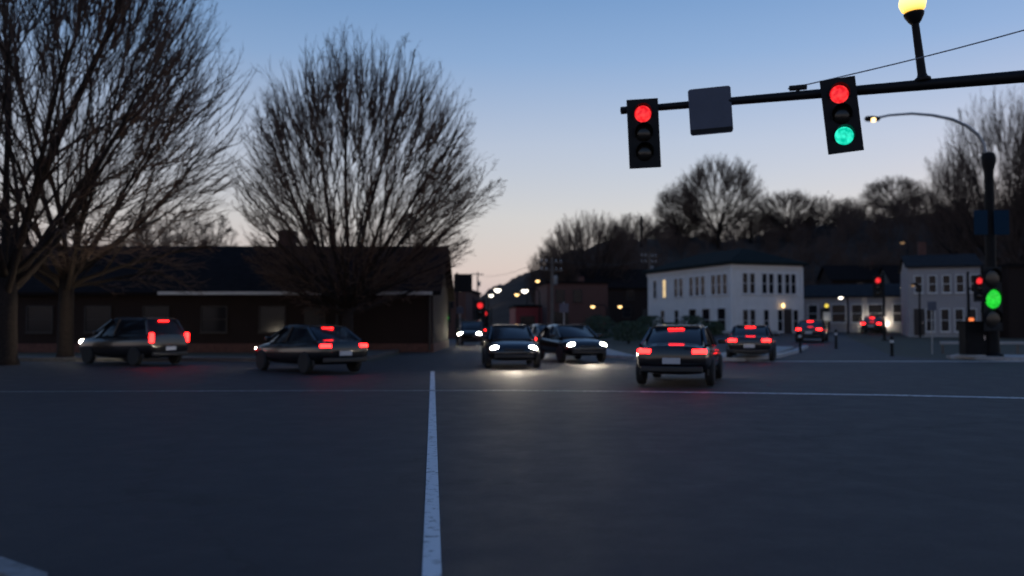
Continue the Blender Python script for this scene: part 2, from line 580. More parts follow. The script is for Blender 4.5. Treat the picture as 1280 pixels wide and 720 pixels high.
# ------------------------------------------------------------------ trees
def grow_tree(seed, H, h0, r0, limbs, env, spread=(12, 48), kids=(9, 7, 5, 4), wig=.10, trop=.10, ratio=(.47, .5, .52, .55), minr=.006, lean=0.0, maxlev=4, ang=(22, 48), az0=0.0, fill=0):
    """bare tree; env(p) says whether a point is inside the crown. Returns (trunk, crown) builders"""
    rg = random.Random(seed)
    big, fine = MB(), MB()
    nodes = []

    def reach(p, d):
        a = 0.0
        while a < 25 and (env(p + d * (a + .4)) or a < 1.2):
            a += .4
        return a

    def branch(p, d, L, r, lev):
        if lev <= 1:
            L = reach(p, d) * (rg.uniform(.92, 1.05) if lev == 0 else rg.uniform(.55, .95))
        n = max(3, min(9, int(L / (.55 if lev < 2 else .3)) + 2))
        if lev >= 3:
            n = 3 if lev < maxlev else 2
        st_ = L / n
        pts, rad = [p.copy()], [r]
        dirs = [d.copy()]
        q = p.copy()
        dd = d.copy()
        for i in range(n):
            dd = dd + Vector((rg.gauss(0, wig), rg.gauss(0, wig), rg.gauss(0, wig) + trop))
            dd.normalize()
            q = q + dd * st_
            if i > 0 and not env(q):
                break
            pts.append(q.copy())
            dirs.append(dd.copy())
            rad.append(max(minr * .6, r * (1 - .82 * (i + 1) / n)))
        sides = 8 if lev == 0 else (6 if lev == 1 else (4 if lev == 2 else 3))
        if lev == 0:
            rad = [r * (1 - .75 * i / n) for i in range(len(pts))]
        if fill and lev <= 2:
            nodes.extend(pts[1:])
        (big if lev <= 1 else fine).tube(pts, rad, sides, caps=lev <= 1)
        if lev >= maxlev or len(pts) < 2:
            return
        k = kids[lev]
        Lr = (pts[-1] - pts[0]).length
        ga = rg.uniform(0, 6.28)
        for c in range(k):
            t = .18 + .80 * (c + rg.uniform(0, .9)) / k
            fi = t * (len(pts) - 1)
            i = min(int(fi), len(pts) - 2)
            fr = fi - i
            bp = pts[i].lerp(pts[i + 1], fr)
            bd = dirs[i + 1]
            ga += 2.4 + rg.uniform(-.5, .5)
            o1 = bd.orthogonal().normalized()
            o2 = bd.cross(o1)
            side = o1 * math.cos(ga) + o2 * math.sin(ga)
            a = R(rg.uniform(*ang))
            nd = (bd * math.cos(a) + side * math.sin(a)).normalized()
            Lc = max(Lr, L * .35) * ratio[lev] * (1.15 - .55 * t) * rg.uniform(.75, 1.25)
            rc = max(minr, (rad[i] * (1 - fr) + rad[i + 1] * fr) * rg.uniform(.42, .6))
            branch(bp, nd, Lc, rc, lev + 1)
    # trunk with flared foot
    tp = Vector((lean * h0, 0, h0))
    big.tube([(0, 0, -.15), (0, 0, .25), (lean * h0 * .4, 0, h0 * .45), tp], [r0 * 1.5, r0 * 1.12, r0, r0 * .95], 10)
    for j in range(limbs):
        az = az0 + j * 2.39996 + rg.uniform(-.2, .2)
        u0, u1 = math.cos(R(spread[0])), math.cos(R(spread[1]))
        po = math.acos(u0 + (u1 - u0) * ((j + .5) / limbs) ** .85)
        d = Vector((math.sin(po) * math.cos(az), math.sin(po) * math.sin(az), math.cos(po)))
        zz = h0 * rg.uniform(.72, 1.0)
        base = Vector((lean * zz, 0, zz))
        L = (H - h0) * rg.uniform(.95, 1.1)
        branch(base, d, L, r0 * rg.uniform(.27, .46), 0)
    if fill:
        # twigs that round the crown off: each grows from the nearest limb out towards a spot near the crown's edge
        root = Vector((0, 0, h0))
        spots = []
        while len(spots) < fill:
            v = Vector((rg.gauss(0, 1), rg.gauss(0, 1), rg.gauss(0, 1))).normalized()
            k = rg.uniform(.45, 1.0) ** .6
            q = Vector((env.c[0] + v.x * env.r[0] * k, env.c[1] + v.y * env.r[1] * k, env.c[2] + v.z * env.r[2] * k))
            if env(q) and q.z > h0 * 1.15:
                spots.append(((q - root).length, q))
        spots.sort(key=lambda a: a[0])
        kd = None
        for j, (_, q) in enumerate(spots):
            if j % 150 == 0:
                kd = KDTree(len(nodes))
                for i, nd in enumerate(nodes):
                    kd.insert(nd, i)
                kd.balance()
            c0 = kd.find(root + (q - root) * .80)[0]
            L_ = (q - c0).length
            if L_ < .25:
                continue
            out = (q - root).normalized()
            m1 = c0.lerp(q, .5) + (Vector((rg.gauss(0, 1), rg.gauss(0, 1), rg.gauss(0, 1))) * .05 - out * .04 + Vector((0, 0, -.05))) * L_
            ra = min(.03, max(minr, .012 * L_ + minr * .5))
            fine.tube([c0, m1, q], [ra, ra * .75, minr * .6], 3, caps=False)
            nodes.extend((m1, q))
            for k in range(4):
                t = .35 + .6 * (k + rg.random()) / 4
                b0 = c0.lerp(m1, t * 2) if t < .5 else m1.lerp(q, t * 2 - 1)
                sd = out.cross(Vector((rg.gauss(0, 1), rg.gauss(0, 1), rg.gauss(0, 1)))).normalized()
                dd = ((q - c0).normalized() * .85 + sd * rg.uniform(.3, .6) + Vector((0, 0, .12))).normalized()
                e0 = b0 + dd * rg.uniform(.3, .75)
                fine.tube([b0, b0.lerp(e0, .5) + sd * .03, e0], [minr * .8, minr * .7, minr * .5], 3, caps=False)
    return big, fine


def ellipsoid(cx, cy, cz, rx, ry, rz, seed=0):
    ph = seed * 1.7

    def f(p):
        x, y, z = p.x - cx, p.y - cy, p.z - cz
        a = math.atan2(y, x)
        el = math.atan2(z, math.hypot(x, y))
        k = 1 + .08 * math.sin(3 * a + ph) * math.cos(el) + .06 * math.sin(7 * a + 5 * el + ph) + .05 * math.sin(9 * el + ph)
        return (x / rx) ** 2 + (y / ry) ** 2 + (z / rz) ** 2 < k * k
    f.c, f.r = (cx, cy, cz), (rx, ry, rz)
    return f


def tree(label, loc, mbs, rz=0, scale=1, group=None, cat='tree'):
    t = thing('bare_tree', label, cat, loc, rz, group)
    t.scale = (scale,) * 3
    mbs[0].build('trunk', 'bark', t, smooth=True, raw=True)
    mbs[1].build('crown', 'twig', t, smooth=True, raw=True)
    return t


def copy_tree(src, label, loc, rz, scale, group=None):
    t = src.copy()
    COL.objects.link(t)
    t.location, t.rotation_euler = loc, (0, 0, rz)
    t.scale = scale if hasattr(scale, '__len__') else (scale,) * 3
    t['label'] = label
    if group:
        t['group'] = group
    for c in src.children:
        k = c.copy()
        COL.objects.link(k)
        k.parent = t
    return t


# second tree from the left: a broad dome on a short trunk
p = at(432, 440, 41)
tree('broad dome-shaped bare tree in front of the dark long-roofed building', (p.x, 41.5, 0),
     grow_tree(14, 16.5, 2.5, .26, 34, ellipsoid(.45, 0, 8.3, 6.1, 5.9, 7.3, 1), spread=(2, 80), kids=(7, 5, 4, 2), fill=2000, trop=.012, minr=.010, wig=.05, ang=(12, 34), ratio=(.5, .42, .5, .6)))
# the two big trees at the left edge
p = at(15, 445, 33)
tree('huge bare tree cut off by the left edge of the picture', (p.x, 32.5, 0),
     grow_tree(5, 20, 3.2, .40, 15, ellipsoid(0, 0, 11, 7.6, 7.0, 10.5, 2), spread=(4, 60), kids=(7, 5, 4, 2), fill=1300, trop=.02, minr=.010, wig=.06, ang=(14, 34), ratio=(.5, .42, .5, .55)))
p = at(66, 445, 36)
tree('tall bare tree with long limbs reaching right, beside the huge edge tree', (p.x, 35.0 + 2, 0),
     grow_tree(23, 19, 3.6, .30, 18, ellipsoid(.8, 0, 10.2, 7.2, 6.4, 9.6, 3), spread=(8, 74), kids=(7, 5, 4, 2), fill=1300, trop=.02, minr=.010, wig=.06, ang=(14, 34), ratio=(.5, .42, .5, .55), az0=.3))
# small tree behind the left building's roof
p = at(205, 400, 66)
protoA = tree('small bare tree rising behind the roof of the dark long building', (p.x, 68, 0),
              grow_tree(31, 11, 2.2, .2, 8, ellipsoid(0, 0, 6.4, 5.4, 5.4, 5.0, 4), spread=(6, 60), kids=(8, 6, 5, 3), trop=.05, minr=.018))
# right-hand trees
PB = grow_tree(47, 14, 2.6, .26, 18, ellipsoid(0, 0, 8.0, 5.8, 5.8, 6.4, 5), spread=(4, 62), kids=(7, 5, 3, 2), fill=1300, trop=.015, minr=.02, wig=.06, ang=(14, 34), ratio=(.5, .42, .5, .55))
protoB = tree('round-crowned bare tree on the hill crest behind the white corner building', (0, 0, 0), PB)
PC = grow_tree(61, 15, 6.5, .2, 6, ellipsoid(0, 0, 11.5, 3.4, 3.4, 4.2, 6), spread=(8, 60), kids=(7, 6, 4, 3), trop=.06, minr=.03)
protoC = tree('slim tall bare tree with high crown left of the round hill tree', (0, 0, 0), PC)
PD = grow_tree(77, 18, 2.5, .3, 18, ellipsoid(0, 0, 9.6, 6.6, 6.6, 9.0, 7), spread=(4, 55), kids=(8, 5, 4, 2), fill=1100, trop=.03, minr=.013, wig=.06, ang=(14, 34), ratio=(.5, .42, .5, .55))
protoD = tree('large bare tree at the right edge behind the curved lamp arm', (0, 0, 0), PD)


def place(t, px, ytop, Y, H, wide=None, W=None):
    """stand tree t so that its top shows at ytop from H metres of height"""
    pt = at(px, ytop, Y)
    g = max(gz(pt.x, pt.y), hz(pt.x, pt.y) if Y > 106 else -1) - .15
    s = (pt.z - g) / H
    sx = s if wide is None else wide / (F * W / Y)
    t.location = (pt.x, pt.y, g)
    t.scale = (sx, sx, s)


place(protoB, 897, 192, 200, 14.2, 118, 11.4)
place(protoC, 801, 220, 200, 15.2, 62, 6.6)
place(protoD, 1255, 105, 120, 18, 175, 13)
for px, yt, Y, src, H, wd, W, lab in [
    (735, 262, 125, protoB, 14.2, 128, 11.4, 'wide bushy bare tree left of the hill, above the utility pole wires'),
    (692, 298, 118, protoB, 14.2, 74, 11.4, 'low bare tree at the left foot of the wooded hill'),
    (848, 226, 205, protoB, 14.2, 66, 11.4, 'small bare tree tucked against the left side of the round hill tree'),
    (985, 237, 205, protoB, 14.2, 100, 11.4, 'low wide bare tree on the crest, right of the round hill tree'),
    (938, 232, 210, protoC, 15.2, 52, 6.6, 'narrow bare tree between the round hill tree and the low wide one'),
    (1117, 219, 215, protoB, 14.2, 84, 11.4, 'small round bare tree alone on the crest under the two-light signal'),
    (1190, 180, 150, protoD, 18, 80, 13, 'bare tree behind the curved lamp arm, left of the large edge tree'),
    (1300, 128, 112, protoD, 18, 130, 13, 'bare tree cut off by the right edge of the picture'),
    (765, 280, 170, protoC, 15.2, 46, 6.6, 'thin bare tree above the wide bushy one on the slope'),
]:
    place(copy_tree(src, lab, (0, 0, 0), px * .7, 1), px, yt, Y, H, wd, W)


def evergreen(label, px, ytop, Y, w, seed):
    rg = random.Random(seed)
    pt = at(px, ytop, Y)
    H = pt.z
    t = thing('evergreen_tree', label, 'tree', (pt.x, pt.y, 0))
    MB().tube([(0, 0, -.1), (0, 0, H * .9)], [.22, .04], 8).build('trunk', 'bark', t)
    mb = MB()
    for i in range(2600):
        z = H * (.12 + .88 * rg.random() ** .8)
        k = (1 - z / H) ** .55
        r = w / 2 * k * (.45 + .6 * rg.random())
        a = rg.uniform(0, 6.283)
        c = Vector((r * math.cos(a), r * math.sin(a), z))
        d = Vector((math.cos(a), math.sin(a), rg.uniform(-.5, .3))).normalized()
        s_ = d.cross(Vector((0, 0, 1))).normalized()
        l, ww = rg.uniform(.25, .5), rg.uniform(.05, .12)
        mb.add([c - s_ * ww, c + s_ * ww, c + d * l], [(0, 1, 2)])
    mb.build('crown', 'needles', t)


evergreen('dark narrow evergreen tip behind the dome-shaped bare tree', 388, 254, 66, 2.2, 1)
evergreen('dark evergreen showing over the left end of the long roof', 178, 272, 70, 3.4, 2)
evergreen('squat dark evergreen behind the right part of the long roof', 512, 268, 72, 6.0, 3)


def hill_wood():
    rg = random.Random(9)
    protos = []
    for s in range(4):
        mbs = grow_tree(200 + s, 9, 1.6, .14, 6, ellipsoid(0, 0, 5.2, 3.6, 3.6, 4.6, s), spread=(8, 55), kids=(6, 5, 3, 2), trop=.06, minr=.035, maxlev=3)
        m = MB()
        for b in mbs:
            m.add(b.v, b.f)
        protos.append(m)
    big = MB()
    for i in range(820):
        a = rg.uniform(-.02, .66)
        y = 112 + 135 * rg.random() ** .8 if i < 340 else rg.uniform(205, 245)
        x = a * y
        px = 640 + F * a
        if px < 690 or (770 > px and y > 200):
            continue
        z = hz(x, y)
        if z < gz(x, y) + .2:
            continue
        k = rg.uniform(.5, .95) if i < 340 else rg.uniform(.22, .55)
        rot = rg.uniform(0, 6.28)
        c, s = math.cos(rot) * k, math.sin(rot) * k
        p_ = protos[i % 4]
        sink = .2 if i < 340 else 2.2 * k
        big.add([(x + v[0] * c - v[1] * s, y + v[0] * s + v[1] * c, z - sink + v[2] * k) for v in p_.v], p_.f)
    o = big.build('hillside_wood', 'twig', raw=True)
    struct(o, 'stuff')
    tag(o, 'dark mass of bare scrub and trees covering the hill', 'woodland')


hill_wood()


# ------------------------------------------------------------------ buildings
def window(parent, cx, y, cz, w, h, m='glass', frame='trim', t=.07, mull=True):
    """sash window on a wall that faces local -Y at y"""
    f = MB()
    f.box((cx - w / 2 - t / 2, y - .03, cz), (t, .08, h + 2 * t)).box((cx + w / 2 + t / 2, y - .03, cz), (t, .08, h + 2 * t))
    f.box((cx, y - .03, cz + h / 2 + t / 2), (w - .004, .08, t)).box((cx, y - .03, cz - h / 2 - t / 2), (w - .004, .08, t))
    if mull:
        f.box((cx, y - .022, cz), (w - .006, .04, .05))
    fo = f.build('window', frame, parent)
    MB().box((cx, y - .006, cz), (w - .004, .02, h - .004)).build('pane', m, fo)
    f2 = MB().box((cx, y - .07, cz - h / 2 - t - .03), (w + 3 * t, .14, .05))
    f2.build('sill', frame, fo)
    return fo


def side_window(parent, x, cy, cz, w, h, m='glass', frame='trim', t=.07):
    """the same on a wall that faces local -X at x"""
    f = MB()
    f.box((x - .03, cy - w / 2 - t / 2, cz), (.08, t, h + 2 * t)).box((x - .03, cy + w / 2 + t / 2, cz), (.08, t, h + 2 * t))
    f.box((x - .03, cy, cz + h / 2 + t / 2), (.08, w - .004, t)).box((x - .03, cy, cz - h / 2 - t / 2), (.08, w - .004, t))
    f.box((x - .022, cy, cz), (.04, w - .006, .05))
    fo = f.build('window', frame, parent)
    MB().box((x - .006, cy, cz), (.02, w - .004, h - .004)).build('pane', m, fo)
    MB().box((x - .07, cy, cz - h / 2 - t - .03), (.14, w + 3 * t, .05)).build('sill', frame, fo)
    return fo


def gable(x0, x1, y0, y1, ze, zr, over=.5, th=.16):
    """gable roof, ridge along X"""
    ym = (y0 + y1) / 2
    a, b = x0 - over, x1 + over
    sl = (zr - ze) / (ym - y0)
    e0, e1, zl = y0 - over, y1 + over, ze - sl * over
    mb = MB()
    vs = []
    for x in (a, b):
        vs += [(x, e0, zl), (x, ym, zr), (x, e1, zl), (x, e1, zl + th), (x, ym, zr + th), (x, e0, zl + th)]
    fs = [(0, 1, 7, 6), (1, 2, 8, 7), (2, 3, 9, 8), (3, 4, 10, 9), (4, 5, 11, 10), (5, 0, 6, 11), (0, 5, 4, 1), (1, 4, 3, 2), (6, 7, 10, 11), (7, 8, 9, 10)]
    return mb.add(vs, fs)


def gable_ends(mb, x0, x1, y0, y1, ze, zr):
    ym = (y0 + y1) / 2
    for x in (x0, x1):
        d = .1 if x == x0 else -.1
        mb.add([(x, y0, ze), (x, y1, ze), (x, ym, zr - .02), (x + d, y0, ze), (x + d, y1, ze), (x + d, ym, zr - .02)],
               [(0, 1, 2), (3, 5, 4), (0, 3, 4, 1), (1, 4, 5, 2), (2, 5, 3, 0)])
    return mb


def left_building():
    x0, x1 = at(-60, 400, 47).x, at(541, 400, 47).x
    t = thing('long_building', 'long dark single-storey building with a big shingle roof behind the bare trees', 'building', (x1, 47, 0))
    W = x1 - x0
    D, ze, zr = 11.0, 3.25, 6.0
    w = MB().box((-W / 2, D / 2, ze / 2 - .1), (W, D, ze + .2))
    gable_ends(w, -W, 0, 0, D, ze, zr)
    w.build('wall', 'brown', t)
    MB().box((-W / 2, D / 2, .18), (W + .12, D + .12, .55)).build('foundation', 'brick', t)
    rf = gable(-W, 0, 0, D, ze, zr, .45).build('roof', 'roof', t)
    MB().box((-9.5, 6.6, 6.2), (.9, .9, 1.7)).box((-9.5, 6.6, 7.1), (1.05, 1.05, .14)).build('chimney', 'brick', rf)
    for a, b in ((at(197, 366, 46.4).x - x1, at(400, 366, 46.4).x - x1), (at(447, 366, 46.4).x - x1, at(540, 366, 46.4).x - x1)):
        MB().box(((a + b) / 2, -.52, ze - .12), (b - a, .15, .17)).build('gutter', 'trim', t)
    for px in (398, 421, 438, 537):
        x = at(px, 400, 46.6).x - x1
        MB().tube([(x, -.35, .1), (x, -.35, ze - .2)], .06, 8).build('porch_post', 'darktrim', t)
    for i in range(7):
        x = -W + 1.6 + i * 3.1
        if abs(x + 6.2) < 1:
            continue
        window(t, x, 0, 1.75, 1.3, 1.3, 'glass', 'darktrim')
    d = MB().box((-6.3, -.02, 1.35), (1.1, .1, 2.1)).build('door', 'darktrim', t, bevel=.01)
    MB().box((-5.9, -.1, 1.3), (.05, .07, .14)).build('handle', 'chrome', d)
    # end sign board on the gable corner
    s = thing('hanging_sign', 'small dark blank sign board on a post at the gable end of the long building', 'sign', (x1 + 1.0, 58, 0))
    MB().box((0, 0, 4.2), (1.2, .08, 1.2)).build('board', 'black', s, bevel=.02)
    MB().tube([(-.4, .08, 0), (-.4, .08, 4.9)], .06, 8).build('post', 'pole', s)


left_building()


def white_building():
    c = at(915, 400, 77)
    g = gz(c.x, c.y)
    # local +X runs along the right face, +Y into the depth along the left face
    rz = math.atan2(2.4, 7.0)
    t = thing('white_building', 'white two-storey clapboard building on the corner with a low hip roof', 'building', (c.x, c.y, g), rz)
    A, B, H = 7.3, 15.6, 6.1
    MB().box((A / 2, B / 2, H / 2 - .3), (A, B, H + .6)).build('wall', 'white', t)
    MB().box((A / 2, B / 2, -.1), (A + .1, B + .1, .7)).build('foundation', 'concrete', t)
    o = .45
    r = MB()
    z = H + .02
    vs = [(-o, -o, z), (A + o, -o, z), (A + o, B + o, z), (-o, B + o, z), (-o, -o, z + .22), (A + o, -o, z + .22), (A + o, B + o, z + .22), (-o, B + o, z + .22), (A / 2, A / 2, z + 1.8), (A / 2, B - A / 2, z + 1.8)]
    r.add(vs, [(0, 3, 2, 1), (0, 1, 5, 4), (1, 2, 6, 5), (2, 3, 7, 6), (3, 0, 4, 7), (4, 5, 8), (5, 6, 9, 8), (6, 7, 9), (7, 4, 8, 9)])
    r.build('roof', 'roof_green', t)
    f = MB()
    f.box((A / 2, -.06, H - .18), (A + .1, .1, .36)).box((-.06, B / 2, H - .18), (.1, B + .1, .36))
    f.box((-.03, -.03, H / 2), (.22, .22, H - .4)).box((A, -.03, H / 2), (.22, .16, H - .4))
    f.build('trim_board', 'trim', t)
    # right face (faces -Y)
    for x in (1.35, 2.1, 3.35, 4.05, 4.95, 5.75, 6.4):
        window(t, x, 0, 4.45, .48, 1.75)
    for x in (1.35, 2.1, 3.5, 4.95, 6.6):
        window(t, x, 0, 1.15, .5, 1.9)
    d = MB().box((5.75, -.03, 1.1), (.8, .1, 2.2)).build('door', 'darktrim', t, bevel=.01)
    MB().box((6.05, -.11, 1.05), (.05, .07, .14)).build('handle', 'chrome', d)
    # left face (faces -X); the photo shows one of its windows lit
    for i, y in enumerate((1.0, 1.95, 2.9, 4.7, 5.7, 6.8, 8.7, 9.7, 12.0, 14.0)):
        side_window(t, 0, y, 4.4, .62, 1.75, 'litwin' if i == 8 else 'glass')
    for y in (1.6, 4.2, 6.6):
        side_window(t, 0, y, 1.25, 1.3, 2.0)
    for y in (9.6, 12.4):
        side_window(t, 0, y, 1.45, .8, 1.5)
    wl = thing('wall_lamp', 'warm lit wall lamp beside the door of the white corner building', 'lamp')
    wl.location = t.matrix_basis @ Vector((5.15, -.12, 2.45))
    wl.rotation_euler = (0, 0, rz)
    MB().box((0, .06, .1), (.12, .1, .3)).build('bracket', 'black', wl)
    MB().lathe([(.02, -.2), (.13, -.1), (.13, .1), (.03, .2)], 12, (0, -.1, .05)).build('lamp_shade', 'warm', wl, smooth=True)


white_building()


def white_house():
    a, b = at(1136, 400, 70), at(1226, 400, 70)
    g = gz((a.x + b.x) / 2, 70)
    t = thing('white_house', 'plain white two-storey house with a grey roof left of the dark signal pole', 'house', (a.x, 70, g), R(-20))
    W, D, H = 5.15, 8, 5.5
    w = MB().box((W / 2, D / 2, H / 2 - .4), (W, D, H + .8))
    gable_ends(w, 0, W, 0, D, H, H + 1.1)
    w.build('wall', 'grey', t)
    MB().box((W / 2, D / 2, -.1), (W + .1, D + .1, .6)).build('foundation', 'concrete', t)
    rf = gable(0, W, 0, D, H, H + 1.1, .2).build('roof', 'roof_grey', t)
    MB().box((1.5, 5.2, H + 1.6), (.6, .6, 1.6)).build('chimney', 'brick', rf)
    for i, x in enumerate((.75, 1.75, 2.75, 3.7, 4.7)):
        window(t, x, 0, 4.15, .5, 1.3)
    for x in (1.55, 2.6, 3.6, 4.5):
        window(t, x, 0, 1.3, .55, 1.7)
    d = MB().box((.75, -.03, 1.15), (.75, .1, 2.1)).build('door', 'darktrim', t, bevel=.01)
    MB().box((1.0, -.1, 1.1), (.05, .06, .12)).build('handle', 'chrome', d)


white_house()


def low_building():
    a, b = at(1004, 400, 84), at(1134, 400, 80)
    g = gz(a.x, 82)
    t = thing('low_shop_building', 'low grey single-storey shop building between the white corner building and the white house', 'building', (a.x, 84, g), math.atan2(b.y - a.y, b.x - a.x))
    W, D, H = (b - a).length, 9, 3.3
    w = MB().box((W / 2, D / 2, H / 2 - .3), (W, D, H + .6))
    gable_ends(w, 0, W, 0, D, H, H + 1.2)
    w.build('wall', 'grey', t)
    gable(0, W, 0, D, H, H + 1.2, .3).build('roof', 'roof_grey', t)
    MB().box((W / 2, D / 2, -.1), (W + .1, D + .1, .5)).build('foundation', 'concrete', t)
    for x, ww in ((.9, .8), (3.2, 1.2), (4.8, .9), (6.4, 1.2), (8.4, 1.0)):
        window(t, x, 0, 1.75, ww, 1.6)
    d = MB().box((2.0, -.03, 1.2), (.85, .1, 2.1)).build('door', 'darktrim', t, bevel=.01)
    MB().box((2.3, -.1, 1.1), (.05, .06, .12)).build('handle', 'chrome', d)


low_building()


def simple_house(name, label, cat, px, Y, W, D, H, rise, wall, roof, rz=0, wins=(), lit=(), base=None, chim=True):
    c = at(px, 400, Y)
    g = base if base is not None else max(gz(c.x, Y), hz(c.x, Y) if Y > 106 else -9)
    t = thing(name, label, cat, (c.x, Y, g), rz)
    w = MB().box((0, D / 2, H / 2 - 1.0), (W, D, H + 2.0))
    if rise:
        gable_ends(w, -W / 2, W / 2, 0, D, H, H + rise)
    w.build('wall', wall, t)
    if rise:
        rf = gable(-W / 2, W / 2, 0, D, H, H + rise, .35).build('roof', roof, t)
    else:
        rf = MB().box((0, D / 2, H + .12), (W + .3, D + .3, .28)).build('roof', roof, t)
    if chim:
        MB().box((W * .22, D * .6, H + max(rise, .3)), (.6, .6, 1.6)).build('chimney', 'brick', rf)
    for i, (x, z, ww, hh) in enumerate(wins):
        window(t, x, 0, z, ww, hh, 'litwin' if i in lit else 'glass', 'darktrim')
    d = MB().box((W * .32, -.03, 1.05), (.95, .1, 2.1)).build('door', 'darktrim', t, bevel=.01)
    MB().box((W * .32 + .32, -.1, 1.0), (.05, .06, .12)).build('handle', 'chrome', d)
    return t


simple_house('hillside_house', 'dark gabled house on the hillside left of the white corner building', 'house', 770, 118, 13, 9, 5.0, 2.6, 'brown', 'roof', R(8),
             [(-4, 1.7, 1, 1.3), (-1.5, 1.7, 1, 1.3), (1.5, 1.7, 1, 1.3), (-3, 4, .9, 1.2), (2, 4, .9, 1.2)])
simple_house('hillside_house', 'dark house on the hill above the low grey shop building', 'house', 1085, 128, 10, 8, 5.2, 2.2, 'brown', 'roof', R(-5),
             [(-3, 4.2, .5, .6), (-1, 4.2, .9, 1.2), (3.2, 4.2, .5, .7), (-2, 1.6, 1, 1.3)], (0,))
simple_house('hillside_house', 'dark house on the hill above the plain white house', 'house', 1168, 122, 11, 8, 5.4, 2.4, 'stucco', 'roof', R(-8),
             [(-3.6, 4.6, .4, .6), (-2.4, 4.6, .4, .6), (.4, 4.4, .9, 1.2), (2.6, 4.4, .9, 1.2)])
simple_house('dark_building', 'plain dark flat-roofed building at the right edge behind the signal pole', 'building', 1345, 66, 9.5, 10, 5.4, 0, 'brown', 'roof', R(-6),
             [(-3, 1.7, 1, 1.4), (-.5, 1.7, 1, 1.4), (-2, 3.9, .8, 1)], chim=False)
# the main street straight ahead
simple_house('shop_row', 'low red-lit shop on the right of the street ahead', 'building', 672, 104, 5.2, 10, 3.4, 0, 'redlit_wall', 'roof', R(4), [(-1.2, 1.5, 1.6, 1.5)], (), chim=False)
simple_house('shop_row', 'dark two-storey shop right of the red-lit shop', 'building', 722, 100, 7.0, 10, 5.6, 0, 'brick', 'roof', R(6), [(-2, 1.5, 1.8, 1.6), (-2, 4.2, .9, 1.3), (0, 4.2, .9, 1.3)], (), chim=True)
simple_house('shop_row', 'narrow dark brick shop far down the left side of the street ahead', 'building', 561, 92, 3.6, 14, 5.0, 0, 'brick', 'roof', R(-4), [(-.6, 1.6, 1.2, 1.4), (0, 3.8, .9, 1.2)], (), chim=False)
simple_house('shop_row', 'small pale far shop closing the end of the street ahead', 'building', 596, 230, 9, 10, 5.2, 2.0, 'stucco', 'roof', 0, [(-2, 1.5, 1.6, 1.6), (1, 1.5, 1.6, 1.6)], (0,), base=0)


# ------------------------------------------------------------------ signals, poles, signs
def ring_disc(mb, r, y, c, n=28):
    mb.lathe([(r * .05, y + .0), (r * .6, y + .006), (r, y + .03)], n, c, 'Y')


def signal_head(label, loc, rz=0, roll=0.0, lit={}, size=1.0, spacing=.36, group=None, plate=(.57, 1.27), arrow=False, lens_r=.152, zc=0.0):
    """three-light head facing local -Y, centred on the origin; lit maps section (0 top) to material"""
    t = thing('traffic_signal', label, 'traffic light', loc, 0, group)
    t.rotation_euler = (0, roll, rz)
    t.scale = (size,) * 3
    MB().box((0, .09, zc), (plate[0], .018, plate[1])).build('backplate', 'blackplate', t, bevel=.012)
    MB().box((0, .2, zc), (.36, .2, 1.12)).build('housing', 'black', t, bevel=.03)
    for i in range(3):
        z = zc + spacing * (1 - i)
        m = MB()
        m.lathe([(.012, -.045), (lens_r * .55, -.036), (lens_r * .85, -.016), (lens_r, .01), (lens_r, .06)], 32, (0, .06, z), 'Y')
        l = m.build('lens', lit.get(i, 'lens_off'), t, smooth=True)
        if arrow and i == 0:
            a = MB()
            a.box((0.01, .012, z - .01), (.15, .012, .028), 0).box((.055, .012, z + .03), (.028, .012, .09))
            a.build('arrow', 'lens_off', l)
        v = MB()                                      # tunnel visor, open below
        n = 14
        r1, r2 = lens_r + .012, lens_r + .02
        vs, fs = [], []
        for k in range(n + 1):
            th = R(-20) + R(220) * k / n
            L_ = .07 + .10 * max(0, math.sin(th))
            cx, cz = math.cos(th), math.sin(th)
            vs += [(r1 * cx, .08, z + r1 * cz), (r2 * cx, .08, z + r2 * cz), (r2 * cx, .08 - L_, z + r2 * cz), (r1 * cx, .08 - L_, z + r1 * cz)]
        for k in range(n):
            for q in range(4):
                a_, b_ = 4 * k + q, 4 * k + (q + 1) % 4
                fs.append((a_, b_, b_ + 4, a_ + 4))
        fs += [(0, 3, 2, 1), (4 * n, 4 * n + 1, 4 * n + 2, 4 * n + 3)]
        v.add(vs, fs)
        v.build('visor', 'blackplate', t, smooth=True)
    return t


